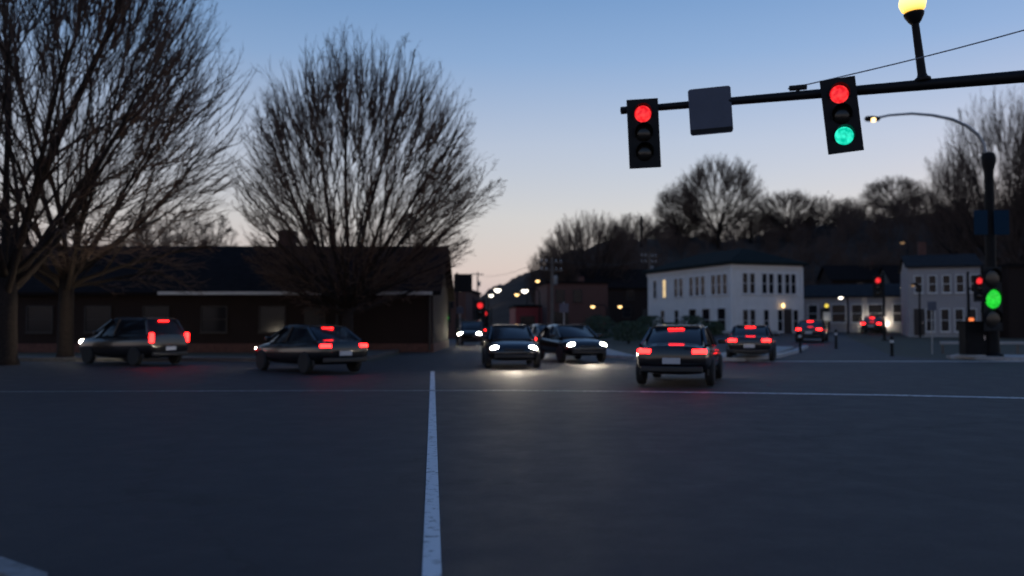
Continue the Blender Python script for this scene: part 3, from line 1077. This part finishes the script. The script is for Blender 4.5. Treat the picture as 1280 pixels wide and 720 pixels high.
def mast_arm():
    tip, far = at(783, 137, 16.3), at(1280, 97, 13.95)
    z = (tip.z + far.z) / 2
    tip.z, far.z = z + .02, z - .01
    d = far - tip
    base = tip + d * 1.55
    t = thing('mast_arm_pole', 'long black mast arm carrying the two near traffic signals', 'signal pole', (base.x, base.y, 0))
    MB().lathe([(.32, 0), (.32, .06), (.2, .1), (.17, .5), (.14, 7.4), (.11, 7.5)], 16).build('pole', 'black', t, smooth=True)
    b = Vector((base.x, base.y, 0))
    pts = [tip + d * (1.55 * k / 12) - b for k in range(13)]
    MB().tube(pts, [.06 + .062 * k / 12 for k in range(13)], 14).build('arm', 'black', t, smooth=True)
    MB().tube([tip - b - d.normalized() * .10, tip - b], .072, 12).build('end_cap', 'black', t)
    MB().box((0, -.05, z), (.34, .34, .34), math.atan2(d.y, d.x)).build('clamp', 'black', t, bevel=.02)
    yaw = math.atan2(d.y, d.x)

    def on_arm(px):
        best = None
        for k in range(1200):
            q = tip + d * (k / 1000)
            x = 640 + F * (q.x / q.y) * 1.0
            if best is None or abs(x - px) < best[0]:
                best = (abs(x - px), q.copy(), .06 + .04 * k / 1000)
        return best[1], best[2]
    n = Vector((math.sin(yaw), -math.cos(yaw), 0))      # towards the camera
    for px, py, roll, lit, lab, ar in ((805, 165.5, -2.3, {0: 'red'}, 'black signal at the arm tip showing only a red light', False),
                                       (1053, 142.5, -5.6, {0: 'red', 2: 'green'}, 'black signal showing red and green together beside the globe lamp', False)):
        q, rr = on_arm(px)
        face = q + n * (rr + .36)
        c = at(px, py, face.y)
        s = signal_head(lab, (c.x, c.y, c.z), math.atan2(-c.x, c.y) * .6, R(roll), lit, spacing=.355, arrow=ar)
        MB().box((0, .42, q.z - c.z), (.10, .26, .13)).build('bracket', 'black', s)
    # blank back of a sign
    q, rr = on_arm(888)
    f = q + n * (rr + .06)
    c = at(888, 138.5, f.y)
    s = thing('road_sign', 'square grey sheet-metal sign panel on the mast arm between the two signals', 'sign', (c.x, c.y, c.z))
    s.rotation_euler = (0, R(-3.0), yaw * .55)
    pn = MB()
    r, hw, hh = .05, .375, .42
    poly = []
    for cx, cz, a0 in ((hw - r, hh - r, 0), (-hw + r, hh - r, 90), (-hw + r, -hh + r, 180), (hw - r, -hh + r, 270)):
        for k in range(5):
            a = R(a0 + 90 * k / 4)
            poly.append((cx + r * math.cos(a), cz + r * math.sin(a)))
    nn = len(poly)
    pn.add([(x, -.012, z_) for x, z_ in poly] + [(x, .012, z_) for x, z_ in poly],
           [tuple(range(nn - 1, -1, -1)), tuple(range(nn, 2 * nn))] + [(k, (k + 1) % nn, nn + (k + 1) % nn, nn + k) for k in range(nn)])
    pn.build('panel', 'sheet', s)
    MB().box((0, -.0145, -.36), (.72, .005, .085)).build('reflection_band', 'blackplate', s)  # dark band in place of the reflection low on the panel
    MB().box((0, .04, .06), (.08, .06, .3)).build('bracket', 'black', s)
    # detector on the arm
    q, rr = on_arm(1001)
    dd = thing('detector_camera', 'small black detector box sitting on the mast arm left of the red and green signal', 'camera', (q.x, q.y, q.z + rr), yaw)
    MB().box((0, 0, .06), (.3, .1, .08)).build('body', 'black', dd, bevel=.015)
    MB().box((0, 0, .01), (.06, .06, .06)).build('mount', 'black', dd)
    # globe lamp
    q, rr = on_arm(1159)
    g = thing('globe_lamp', 'lit yellow globe street lamp standing on the mast arm', 'lamp', (q.x, q.y, q.z + rr - .02))
    g.rotation_euler = (0, R(-6.5), 0)
    MB().lathe([(.13, 0), (.13, .04), (.085, .07), (.07, .12), (.06, .95), (.075, .99)], 16).build('post', 'black', g, smooth=True)
    MB().lathe([(.06, .955), (.10, 1.0), (.155, 1.10), (.165, 1.14), (.15, 1.16)], 20).build('fitter', 'black', g, smooth=True)
    gl = MB().lathe([(.13, .0), (.185, .05), (.215, .14), (.21, .21), (.185, .27), (.15, .305), (.145, .32), (.115, .38), (.06, .43), (.01, .45)], 28).build('globe', 'globe', g, smooth=True, angle=50)
    gl.location = (0, 0, 1.155)
    # thin span cable running up to the right behind the lamp
    a, b = at(985, 111, 15.6), at(1290, 27, 13.2)
    e = a + (b - a) * 1.7
    pts = [a + (e - a) * (k / 14) - Vector((0, 0, .10 * math.sin(math.pi * k / 14))) for k in range(15)]
    w = MB().tube(pts, .011, 6).build('span_cable', 'galv', smooth=True)
    tag(w, 'thin grey cable slanting up to the right behind the globe lamp', 'cable')
    po = thing('cable_pole', 'wooden pole out of frame that holds the slanting cable', 'utility pole', (e.x, e.y, 0))
    MB().tube([(0, 0, -.1), (0, 0, e.z + .4)], [.17, .12], 12).build('pole', 'wood_pole', po, smooth=True)
    MB().box((0, 0, e.z), (.12, .12, .18)).build('insulator', 'trim', po)


mast_arm()


def right_pole():
    Y = 37.6
    b = at(1241, 440, Y)
    top = at(1236, 190, Y)
    t = thing('signal_pole', 'dark signal pole with a bulbous top and a curved lamp arm at right', 'signal pole', (b.x, Y, .1))
    h = top.z - .1
    MB().lathe([(.42, 0), (.42, .1), (.3, .18), (.27, .6), (.22, 3), (.185, h - 1.1), (.2, h - .8), (.28, h - .5), (.30, h - .25), (.24, h - .06), (.1, h)], 16).build('pole', 'pole', t, smooth=True)
    o = Vector((b.x, Y, .1))
    pts = [at(px, py, Y) - o for px, py in ((1233, 200), (1229, 180), (1222, 168), (1208, 157), (1190, 149), (1165, 144), (1140, 142), (1112, 144), (1098, 147))]
    MB().tube(pts, [.085, .08, .075, .07, .065, .06, .055, .05, .05], 10).build('lamp_arm', 'galv', t, smooth=True)
    lm = at(1090, 148.5, Y) - o
    lum = MB()
    lum.lathe([(.05, .34), (.10, .28), (.13, .0), (.11, -.26), (.03, -.32)], 14, (0, 0, 0), 'X').build('luminaire', 'pole', t, smooth=True).location = lm
    lp = MB().lathe([(.02, -.12), (.08, -.10), (.1, -.02), (.09, .05)], 12, (0, 0, 0)).build('lamp_lens', 'warm', t, smooth=True)
    lp.location = lm + Vector((.02, -.10, -.05))
    # street name blades
    for px, rz, lab in ((1226, 0.10, 'left one of the two dark blue sign panels on the signal pole'), (1252, -.08, 'right one of the two dark blue sign panels on the signal pole')):
        c = at(px, 278, Y - .35)
        s = thing('blue_sign', lab, 'sign', (c.x, c.y, c.z), rz, 'blue sign panels on the signal pole')
        MB().box((0, 0, 0), (.62, .03, 1.05)).build('panel', 'blue', s, bevel=.01)
        MB().box((0, .14, 0), (.3, .22, .06)).build('bracket', 'pole', s)
    # big green: lens oversized to the width its glow spreads
    c = at(1243, 373.5, Y - .75)
    s = signal_head('large round green light glowing on the dark pole at right', (c.x, c.y, c.z), .25, 0, {1: 'greenfar'}, 1.0, .86, plate=(.95, 2.7), lens_r=.40)
    MB().box((0, .45, .5), (.12, .5, .12)).box((0, .45, -.5), (.12, .5, .12)).build('bracket', 'black', s)
    # cabinet
    c = at(1226, 440, Y - .2)
    s = thing('signal_cabinet', 'dark metal control cabinet standing at the foot of the signal pole', 'cabinet', (c.x - .1, Y + .2, .11))
    MB().box((0, 0, .75), (.95, .6, 1.4)).build('body', 'pole', s, bevel=.02)
    MB().box((0, 0, 1.48), (1.05, .7, .07)).build('lid', 'pole', s, bevel=.02)
    dr = MB().box((0, -.31, .75), (.82, .03, 1.25)).build('door', 'pole', s, bevel=.01)
    MB().box((.3, -.34, .8), (.04, .05, .18)).build('handle', 'chrome', dr)
    MB().box((0, 0, .03), (1.1, .75, .1)).build('plinth', 'concrete', s)


right_pole()


def far_signal(label, px, py, Y, colour, sec, poleside=.5, size=1.3, pole_label=None, arm=0.0):
    c = at(px, py, Y)
    g = max(gz(c.x, Y), 0)
    z = c.z - .355 * size * (1 - sec)
    signal_head(label, (c.x, c.y, z), 0, 0, {sec: colour}, size, group='lit far traffic signals')
    p_ = thing('signal_post', pole_label, 'pole', (c.x + poleside, Y + .35, g))
    hgt = max(z - g + .8 * size, 2.2)
    MB().tube([(0, 0, -.1), (0, 0, hgt)], [.09, .07], 10).build('post', 'pole', p_, smooth=True)
    zz = z - g
    MB().tube([(0, 0, zz), (-poleside, 0, zz)], .05, 8).build('arm', 'pole', p_)
    MB().lathe([(.2, 0), (.2, .05), (.1, .12)], 12).build('base', 'pole', p_)


far_signal('far red signal in front of the roof of the low grey shop building', 1098, 350.5, 62, 'red', 0, .5, 1.25, pole_label='thin dark post of the far red signal by the low shop')
far_signal('far red signal just left of the dark signal pole', 1225, 351, 50, 'red', 0, -.5, 1.2, pole_label='thin dark post of the red signal beside the dark signal pole')
far_signal('upper red signal down the street ahead', 600, 382, 92, 'red', 0, -.7, 2.0, pole_label='dark post holding the upper red signal down the street')
far_signal('lower red signal down the street ahead', 606, 392, 112, 'red', 0, .8, 1.8, pole_label='dark post holding the lower red signal down the street')
far_signal('green signal at the right end of the long dark building', 557, 397, 63, 'greenfar', 2, -.5, 1.3, pole_label='dark post holding the green signal by the long building')

# pedestrian signal, bollards, posts
c = at(1211, 401, 47)
s = thing('pedestrian_signal', 'small pedestrian signal glowing orange below the plain white house', 'traffic light', (c.x, 47, gz(c.x, 47)))
MB().tube([(0, 0, 0), (0, 0, c.z - gz(c.x, 47) + .1)], .05, 8).build('post', 'pole', s)
MB().box((0, -.16, c.z - gz(c.x, 47)), (.42, .2, .46)).build('housing', 'black', s, bevel=.03)
MB().box((0, -.265, c.z - gz(c.x, 47)), (.26, .02, .3)).build('lens', 'orange', s)
c = at(1033, 383, 62)
s = thing('flasher_post', 'thin post with a small yellow flasher in front of the low shop building', 'warning light', (c.x, 62, gz(c.x, 62)))
hh = c.z - gz(c.x, 62)
MB().tube([(0, 0, 0), (0, 0, hh)], .05, 8).build('post', 'pole', s)
MB().box((0, -.05, hh - .7), (.5, .03, .6)).build('sign_plate', 'galv', s)
MB().lathe([(.02, -.09), (.13, -.06), (.14, .05)], 16, (0, -.05, hh + .05), 'Y').build('lamp_lens', 'yellow', s, smooth=True)
MB().box((0, .05, hh + .05), (.34, .12, .34)).build('housing', 'black', s, bevel=.03)


def bollard(px, py, Y, label, m='pole', h=.95):
    c = at(px, py, Y)
    t = thing('bollard', label, 'bollard', (c.x, Y, gz(c.x, Y)), 0, 'bollards along the right pavement')
    MB().lathe([(.11, 0), (.11, .04), (.07, .06), (.065, h - .12), (.075, h - .1), (.075, h - .04), (.03, h)], 14).build('post', m, t, smooth=True)
    MB().lathe([(.078, h - .32), (.078, h - .2)], 14).build('band', 'trim', t)


bollard(1212, 440, 38.6, 'white bollard on the pavement below the plain white house', 'trim', 1.1)
bollard(1115, 440, 41, 'dark bollard standing left of the white bollard', 'pole')
bollard(1045, 425, 50, 'dark bollard nearest the yellow flasher post', 'pole', 1.1)
bollard(1000, 420, 46, 'dark bollard in front of the white corner building', 'pole', 1.1)

# guard rail along the far right pavement
p0, p1 = Vector((21.6, 44.5, 0)), Vector((29.0, 43.5, 0))
gr = thing('guard_rail', 'low pale guard rail along the pavement in front of the plain white house', 'railing', (p0.x, p0.y, gz(p0.x, p0.y)), math.atan2(p1.y - p0.y, p1.x - p0.x))
MB().box((3.7, 0, .55), (7.4, .06, .16)).build('rail', 'galv', gr, bevel=.015)
for k in range(5):
    MB().box((.15 + 1.78 * k, .08, .3), (.09, .09, .62)).build('post', 'wood_pole', gr)


for px, Y, h_, lab in ((575, 58, 2.6, 'thin post with a small blank square sign at the left kerb of the street ahead'),
                       (705, 44, 2.5, 'thin post with a small blank sign at the kerb left of the shrubs'),
                       (1165, 44, 2.6, 'thin post with a small blank sign in front of the plain white house')):
    c = at(px, 420, Y)
    s = thing('sign_post', lab, 'sign', (c.x, Y, gz(c.x, Y) + .1))
    MB().tube([(0, 0, -.2), (0, 0, h_)], .035, 8).build('post', 'galv', s)
    MB().box((0, -.05, h_ - .3), (.45, .02, .45)).build('panel', 'sheet', s, bevel=.005)


def utility_pole(label, px, ytop, Y, lean=0.0, arms=2):
    c = at(px, ytop, Y)
    g = gz(c.x, Y)
    t = thing('utility_pole', label, 'utility pole', (c.x, Y, g), .5)
    h = c.z - g
    MB().tube([(0, 0, -.1), (lean, 0, h)], [.17, .11], 10).build('pole', 'wood_pole', t, smooth=True)
    for k in range(arms):
        a = MB().box((lean, .12, h - .4 - .7 * k), (2.3, .1, .12)).build('crossarm', 'wood_pole', t)
        ins = MB()
        for x in (-1, -.5, .5, 1):
            ins.lathe([(.03, 0), (.05, .05), (.03, .12), (.05, .16), (.02, .2)], 8, (lean + x, .12, h - .34 - .7 * k))
        ins.build('insulator', 'trim', a)
    MB().lathe([(.22, 0), (.25, .05), (.25, .75), (.2, .8)], 14, (.3, .05, h - 2.4)).build('transformer', 'galv', t, smooth=True)
    return Vector((c.x, Y, g + h - .2))


ua = utility_pole('pale wooden utility pole with crossarms right of the street ahead', 690, 322, 78)
ub = utility_pole('distant wooden utility pole in the middle of the street view', 597, 340, 150, arms=1)
uc = utility_pole('wooden utility pole in front of the dark hillside house', 812, 316, 104)


def wire(a, b, sag, label, r=.012):
    a, b = Vector(a), Vector(b)
    pts = [a.lerp(b, k / 16) - Vector((0, 0, sag * 4 * (k / 16) * (1 - k / 16))) for k in range(17)]
    tag(MB().tube(pts, r, 5).build('power_line', 'black', smooth=True), label, 'cable', 'overhead power lines')


wire(ua + Vector((.9, .1, 0)), uc + Vector((.9, .1, 0)), .8, 'overhead line from the pale utility pole to the hillside pole', .02)
wire(ua + Vector((-.8, .1, 0)), ub + Vector((-.8, .1, 0)), .9, 'overhead line running down the street between the two utility poles', .02)


def street_lamp(label, px, py, Y, m='warm', r=.22, reach=1.4, side=1):
    c = at(px, py, Y)
    g = max(gz(c.x, Y), hz(c.x, Y) if Y > 106 else -9)
    t = thing('street_lamp', label, 'street lamp', (c.x + side * reach, Y, g), 0, 'lit street lamps in the town')
    h = c.z - g
    MB().tube([(0, 0, -.1), (0, 0, h - .2), (-side * .15, 0, h + .12), (-side * (reach - .1), 0, h + .16)], [.1, .07, .06, .045], 8).build('pole', 'pole', t, smooth=True)
    MB().lathe([(.02, .18), (.16, .12), (.2, .04)], 12, (-side * reach, 0, h)).build('hood', 'pole', t, smooth=True)
    MB().lathe([(r * .3, -r * .8), (r * .85, -r * .35), (r, .03)], 14, (-side * reach, 0, h)).build('lamp_lens', m, t, smooth=True)


street_lamp('bright warm street lamp on the right of the street ahead', 656, 363, 84, 'whitelamp', .32)
street_lamp('small warm street lamp just left of the bright one', 646, 368, 118, 'warm', .3)
street_lamp('white street lamp glowing far along the street ahead', 622, 362, 130, 'whitelamp', .5, side=-1)
street_lamp('second white street lamp glowing far along the street ahead', 614, 369, 165, 'whitelamp', .42, side=-1)
street_lamp('dim street lamp in front of the wooded slope above the red-lit shop', 672, 351, 112, 'warm', .26)
street_lamp('white lamp by the shrubs left of the white corner building', 847, 413, 66, 'whitelamp', .16, .5)
street_lamp('small warm lamp left of the dark hillside house', 775, 383, 95, 'warm', .22)
street_lamp('small warm lamp at the foot of the dark hillside house', 741, 383, 90, 'warm', .22)
street_lamp('pale lamp in front of the low grey shop building', 1051, 372, 78, 'whitelamp', .18, .6)
street_lamp('warm lamp beside the left wall of the plain white house', 1141, 357, 68, 'dimwin', .14, .5)
street_lamp('white lamp on the dark hillside above the low shop building', 1128, 303, 150, 'dimwin', .4, .9)


# shrubs
def shrub(label, px, Y, w, h, seed, m='shrub'):
    rg = random.Random(seed)
    c = at(px, 400, Y)
    t = thing('shrub', label, 'shrub', (c.x, Y, gz(c.x, Y)), 0, 'shrubs beside the white corner building')
    st_ = MB()
    for k in range(9):
        a = rg.uniform(0, 6.28)
        r = rg.uniform(.1, .42) * w
        st_.tube([(0, 0, -.05), (r * .4 * math.cos(a), r * .4 * math.sin(a), h * .4), (r * math.cos(a), r * math.sin(a), h * rg.uniform(.6, .95))], [.03, .02, .008], 5)
    st_.build('stem', 'bark', t)
    lf = MB()
    for i in range(1100):
        a, u = rg.uniform(0, 6.28), rg.random() ** .5
        z = h * rg.uniform(.12, 1)
        k = math.sqrt(max(.05, 1 - ((z / h - .45) / .62) ** 2)) * (1 + .2 * math.sin(3 * a + seed))
        p_ = Vector((w / 2 * u * k * math.cos(a), w / 2 * u * k * math.sin(a), z))
        d = Vector((rg.gauss(0, 1), rg.gauss(0, 1), rg.gauss(0, 1))).normalized()
        e = d.orthogonal().normalized() * .06
        lf.add([p_ - d * .09, p_ + e, p_ + d * .09, p_ - e], [(0, 1, 2, 3)])
    lf.build('foliage', m, t)


for i, (px, Y, w, h, lab) in enumerate([
    (786, 60, 2.6, 1.5, 'leftmost low shrub on the verge below the dark hillside house'),
    (812, 64, 2.2, 1.8, 'rounded shrub between the leftmost low one and the white lamp'),
    (838, 62, 1.9, 1.3, 'small shrub just left of the white lamp'),
    (866, 66, 2.4, 1.7, 'shrub against the left wall of the white corner building, right of the white lamp'),
    (748, 66, 2.8, 1.9, 'broad shrub on the verge below the dark two-storey shop'),
    (893, 70, 1.5, 1.2, 'smallest shrub near the front corner of the white building')]):
    shrub(lab, px, Y, w, h, 40 + i)


# ------------------------------------------------------------------ vehicles
def se_ring(y, hw, zl, zt, e=3.4, n=20):
    zc, hh = (zl + zt) / 2, (zt - zl) / 2
    out = []
    for k in range(n):
        a = 2 * math.pi * (k + .5) / n
        ca, sa = math.cos(a), math.sin(a)
        out.append((hw * math.copysign(abs(ca) ** (2 / e), ca), y, zc + hh * math.copysign(abs(sa) ** (2 / e), sa)))
    return out


def car(label, x, y, heading, paint, suv=False, high=True, group='cars at the crossroads', size=1.0):
    """local +Y is forwards; heading in degrees clockwise from straight ahead"""
    g = gz(x, y)
    t = thing('car', label, 'car', (x, y, g + .01), R(-heading), group)
    t.scale = (size,) * 3
    pm = mat('car_paint', paint, .22, var=.05)
    pm.node_tree.nodes['Principled BSDF'].inputs['Coat Weight'].default_value = .6
    up = .14 if suv else 0
    st_ = [(-2.27, .62, .48, .84), (-2.20, .80, .36, .98 + up), (-1.9, .88, .28, 1.04 + up), (-1.2, .905, .24, 1.02 + up), (0, .91, .22, .99 + up), (1.0, .905, .22, .96 + up), (1.5, .895, .24, .92 + up),
           (1.95, .86, .28, .84 + up), (2.18, .76, .34, .74 + up), (2.27, .6, .42, .62 + up)]
    body = MB().loft([se_ring(*s) for s in st_]).build('body', pm, t, smooth=True, angle=50)
    zt = 1.46 + (.26 if suv else 0)
    rear = -2.02 if suv else -1.85
    cab = [(rear, .78, .70, 1.0 + up), (rear + (.3 if suv else .75), .8, .62, zt - .04), (-.35, .82, .63, zt), (.25, .82, .62, zt - .02), (1.2, .8, .70, .98 + up)]

    def cr(y_, wb, wt, z_):
        zb = .90 + up
        return [(-wb, y_, zb), (-wt - .015, y_, max(zb + .01, z_ - .07)), (-wt + .08, y_, max(zb + .02, z_)), (wt - .08, y_, max(zb + .02, z_)), (wt + .015, y_, max(zb + .01, z_ - .07)), (wb, y_, zb)]
    MB().loft([cr(*c) for c in cab]).build('windows', 'glass', t, smooth=True, angle=40)
    rf = MB()
    rings = []
    for y_, wb, wt, z_ in cab[1:4]:
        rings.append([(-wt - .02, y_, z_ - .075), (-wt + .075, y_, z_ + .02), (wt - .075, y_, z_ + .02), (wt + .02, y_, z_ - .075), (wt - .1, y_, z_ - .06), (-wt + .1, y_, z_ - .06)])
    rf.loft(rings)
    for s in (-1, 1):
        for (ya, wa, za), (yb, wb_, zb_) in (((cab[0][0], .78, cab[0][3]), (cab[1][0], cab[1][2], cab[1][3] - .05)), ((-.1, .83, 1.0 + up), (-.2, .63, zt - .05)), ((cab[4][0], .78, cab[4][3] + .0), (cab[3][0], cab[3][2], cab[3][3] - .05))):
            rf.tube([(s * wa, ya, za - .03), (s * (wb_ + .02), yb, zb_)], .045, 6)
    rf.build('roof', pm, t, smooth=True)
    for s in (-1, 1):
        for yy in (-1.38, 1.42):
            w = MB().lathe([(.19, -.1), (.30, -.105), (.335, -.07), (.335, .07), (.30, .105), (.19, .1)], 24, (0, 0, 0), 'X').build('wheel', 'rubber', t, smooth=True)
            w.location = (s * .83, yy, .335)
            MB().lathe([(.03, s * .06), (.06, s * .085), (.12, s * .07), (.2, s * .096), (.205, s * .02)], 20, (0, 0, 0), 'X').build('rim', 'rim', w, smooth=True)
            a = MB()
            a.tube([(s * .80, yy + .41 * math.cos(R(q)), .335 + .41 * math.sin(R(q))) for q in range(-10, 191, 20)], .035, 6)
            a.build('wheel_arch', 'plastic', t, smooth=True)
        if suv:
            MB().box((s * .74, -2.17, 1.0), (.16, .13, .36), s * .35).build('tail_light', 'tail', t, bevel=.04)
        else:
            MB().box((s * .64, -2.19, .84), (.34, .13, .115), s * .28).build('tail_light', 'tail', t, bevel=.03)
        h = MB().lathe([(.02, .08), (.085, .065), (.125, .0), (.12, -.1)], 16, (0, 0, 0), 'Y').build('headlight', 'head', t, smooth=True)
        h.location = (s * .60, 2.12, .66 + up)
        h.scale = (1.35, 1, .8)
        MB().box((s * .98, .78, 1.03 + up), (.2, .12, .13)).build('mirror', pm, t, bevel=.03)
    if label.startswith('oncoming'):
        for s in (-1, 1):
            MB().lathe([(.02, .05), (.07, .03), (.08, -.05)], 14, (s * .55, 2.22, .44), 'Y').build('added_fog_light', 'head', t, smooth=True)  # extra lit lamps added to enlarge the headlight glare
    if high:
        MB().box((0, cab[1][0] - .08 if not suv else rear + .2, zt - .10 if not suv else zt - .12), (.4, .05, .035)).build('brake_light', 'tail', t)
    MB().box((0, -2.25, .62), (.42, .06, .14)).build('licence_plate', 'plate', t)
    MB().box((0, 2.24, .42), (1.3, .1, .12)).box((0, 2.23, .62 + up), (.7, .08, .1)).build('grille', 'plastic', t, bevel=.02)
    MB().box((0, -2.22, .42), (1.45, .12, .14)).build('bumper', 'plastic', t, bevel=.03)
    return t


DARK, BLUE, BLK = (.010, .010, .011), (.007, .009, .02), (.005, .005, .006)
# driving away to the right along the climbing avenue: their tail lamps are the red in the photograph
car('dark hatchback nearest the viewer, driving away with red tail lights lit', *(lambda p: (p.x, p.y))(at(852, 440, 23)), 17, BLK)
car('second car away to the right, red tail lights in front of the white corner building', *(lambda p: (p.x, p.y))(at(940, 425, 37)), 18, DARK)
car('third car away to the right, small red tail lights beyond the bollards', *(lambda p: (p.x, p.y))(at(1015, 414, 60)), 24, BLUE)
car('farthest car climbing the avenue, tiny red tail lights beside the low shop', *(lambda p: (p.x, p.y))(at(1092, 400, 79)), 28, BLK)
# oncoming, headlights on
car('oncoming car with two dazzling headlights at the head of the street', *(lambda p: (p.x, p.y))(at(637, 440, 31.5)), 176, BLK)
car('oncoming car turning beside the dazzling one, headlights lit', *(lambda p: (p.x, p.y))(at(712, 438, 36)), 165, BLK)
car('oncoming car farther back in the street, headlights on', *(lambda p: (p.x, p.y))(at(590, 414, 62)), 182, BLK, True)
car('oncoming car behind the turning one with small headlights', *(lambda p: (p.x, p.y))(at(684, 414, 50)), 166, DARK)
# on the left
car('dark saloon on the left driving off past the long building, tail lights lit', *(lambda p: (p.x, p.y))(at(385, 450, 28)), -42, BLK)


car('dark estate car at far left between the big trees and the junction, tail lights lit', *(lambda p: (p.x, p.y))(at(165, 446, 33)), -58, DARK, True)


def beam(carobj, power):
    l = bpy.data.lights.new('headlight_beam', 'SPOT')
    l.energy = power
    l.color = (1, .86, .68)
    l.spot_size = R(95)
    l.spot_blend = .8
    l.shadow_soft_size = .12
    o = bpy.data.objects.new('headlight_beam', l)
    COL.objects.link(o)
    o.parent = carobj
    o.location = (0, 2.45, .68)
    o.rotation_euler = (R(84), 0, 0)


for c_ in [o for o in COL.objects if o.get('category') == 'car' and o['label'].startswith('oncoming') and ('dazzling' in o['label'])]:
    beam(c_, 28)


# ------------------------------------------------------------------ sky, sun, camera
w = bpy.data.worlds.new('World')
sc.world = w
w.use_nodes = True
nt = w.node_tree
L = nt.links.new
bg = nt.nodes['Background']
sky = nt.nodes.new('ShaderNodeTexSky')
sky.sky_type = 'NISHITA'
sky.sun_disc = False
SUN_EL, SUN_AZ = R(-1.0), R(38)
sky.sun_elevation = SUN_EL
sky.sun_rotation = SUN_AZ
sky.ozone_density = 2.2
sky.dust_density = 1.0
geo = nt.nodes.new('ShaderNodeTexCoord')
sep = nt.nodes.new('ShaderNodeSeparateXYZ')
L(geo.outputs['Generated'], sep.inputs[0])
rmp = nt.nodes.new('ShaderNodeValToRGB')          # dusk haze tint by elevation
e = rmp.color_ramp.elements
stops = [(0.0, (.58, .52, .58)), (.06, (.74, .63, .63)), (.12, (.72, .675, .67)), (.2, (.56, .60, .71)), (.29, (.29, .44, .69)), (.36, (.17, .33, .60)), (.6, (.07, .165, .38)), (1.0, (.045, .115, .29))]
e[0].position, e[0].color = stops[0][0], (*stops[0][1], 1)
e[1].position, e[1].color = stops[-1][0], (*stops[-1][1], 1)
for p_, c_ in stops[1:-1]:
    x = e.new(p_)
    x.color = (*c_, 1)
L(sep.outputs['Z'], rmp.inputs['Fac'])
sc_ = nt.nodes.new('ShaderNodeVectorMath')
sc_.operation = 'SCALE'
L(rmp.outputs['Color'], sc_.inputs[0])
sc_.inputs['Scale'].default_value = 1 / (GAIN * .15)
mx = nt.nodes.new('ShaderNodeMix')
mx.data_type = 'RGBA'
fr = nt.nodes.new('ShaderNodeMapRange')
L(sep.outputs['Z'], fr.inputs['Value'])
for k_, v_ in (('From Min', 0.0), ('From Max', .17), ('To Min', .86), ('To Max', .68)):
    fr.inputs[k_].default_value = v_
L(fr.outputs[0], mx.inputs[0])
L(sky.outputs[0], mx.inputs[6])
L(sc_.outputs[0], mx.inputs[7])
L(mx.outputs[2], bg.inputs[0])
bg.inputs[1].default_value = .15

sl = bpy.data.lights.new('sun', 'SUN')
sl.energy = .02
sl.angle = R(3)
sl.color = (1, .72, .6)
so = bpy.data.objects.new('sun', sl)
COL.objects.link(so)
so.rotation_euler = (R(88), 0, R(180) - SUN_AZ)
so.location = (0, 0, 40)

cam = bpy.data.cameras.new('camera')
co = bpy.data.objects.new('camera', cam)
COL.objects.link(co)
cam.sensor_width = 36
cam.lens = 36 * F / 1280
cam.clip_end = 6000
cam.clip_start = .05
co.location = CAM
co.rotation_euler = (R(90) + HORIZON_TILT, 0, 0)
cam.dof.use_dof = True
cam.dof.focus_distance = 10.0
cam.dof.aperture_fstop = .75
sc.camera = co
sc.view_settings.view_transform = 'Standard'
sc.view_settings.look = 'None'
sc.view_settings.gamma = 1
sc.view_settings.exposure = EXPOSURE
sc.view_settings.use_curve_mapping = False
sc.render.film_transparent = False
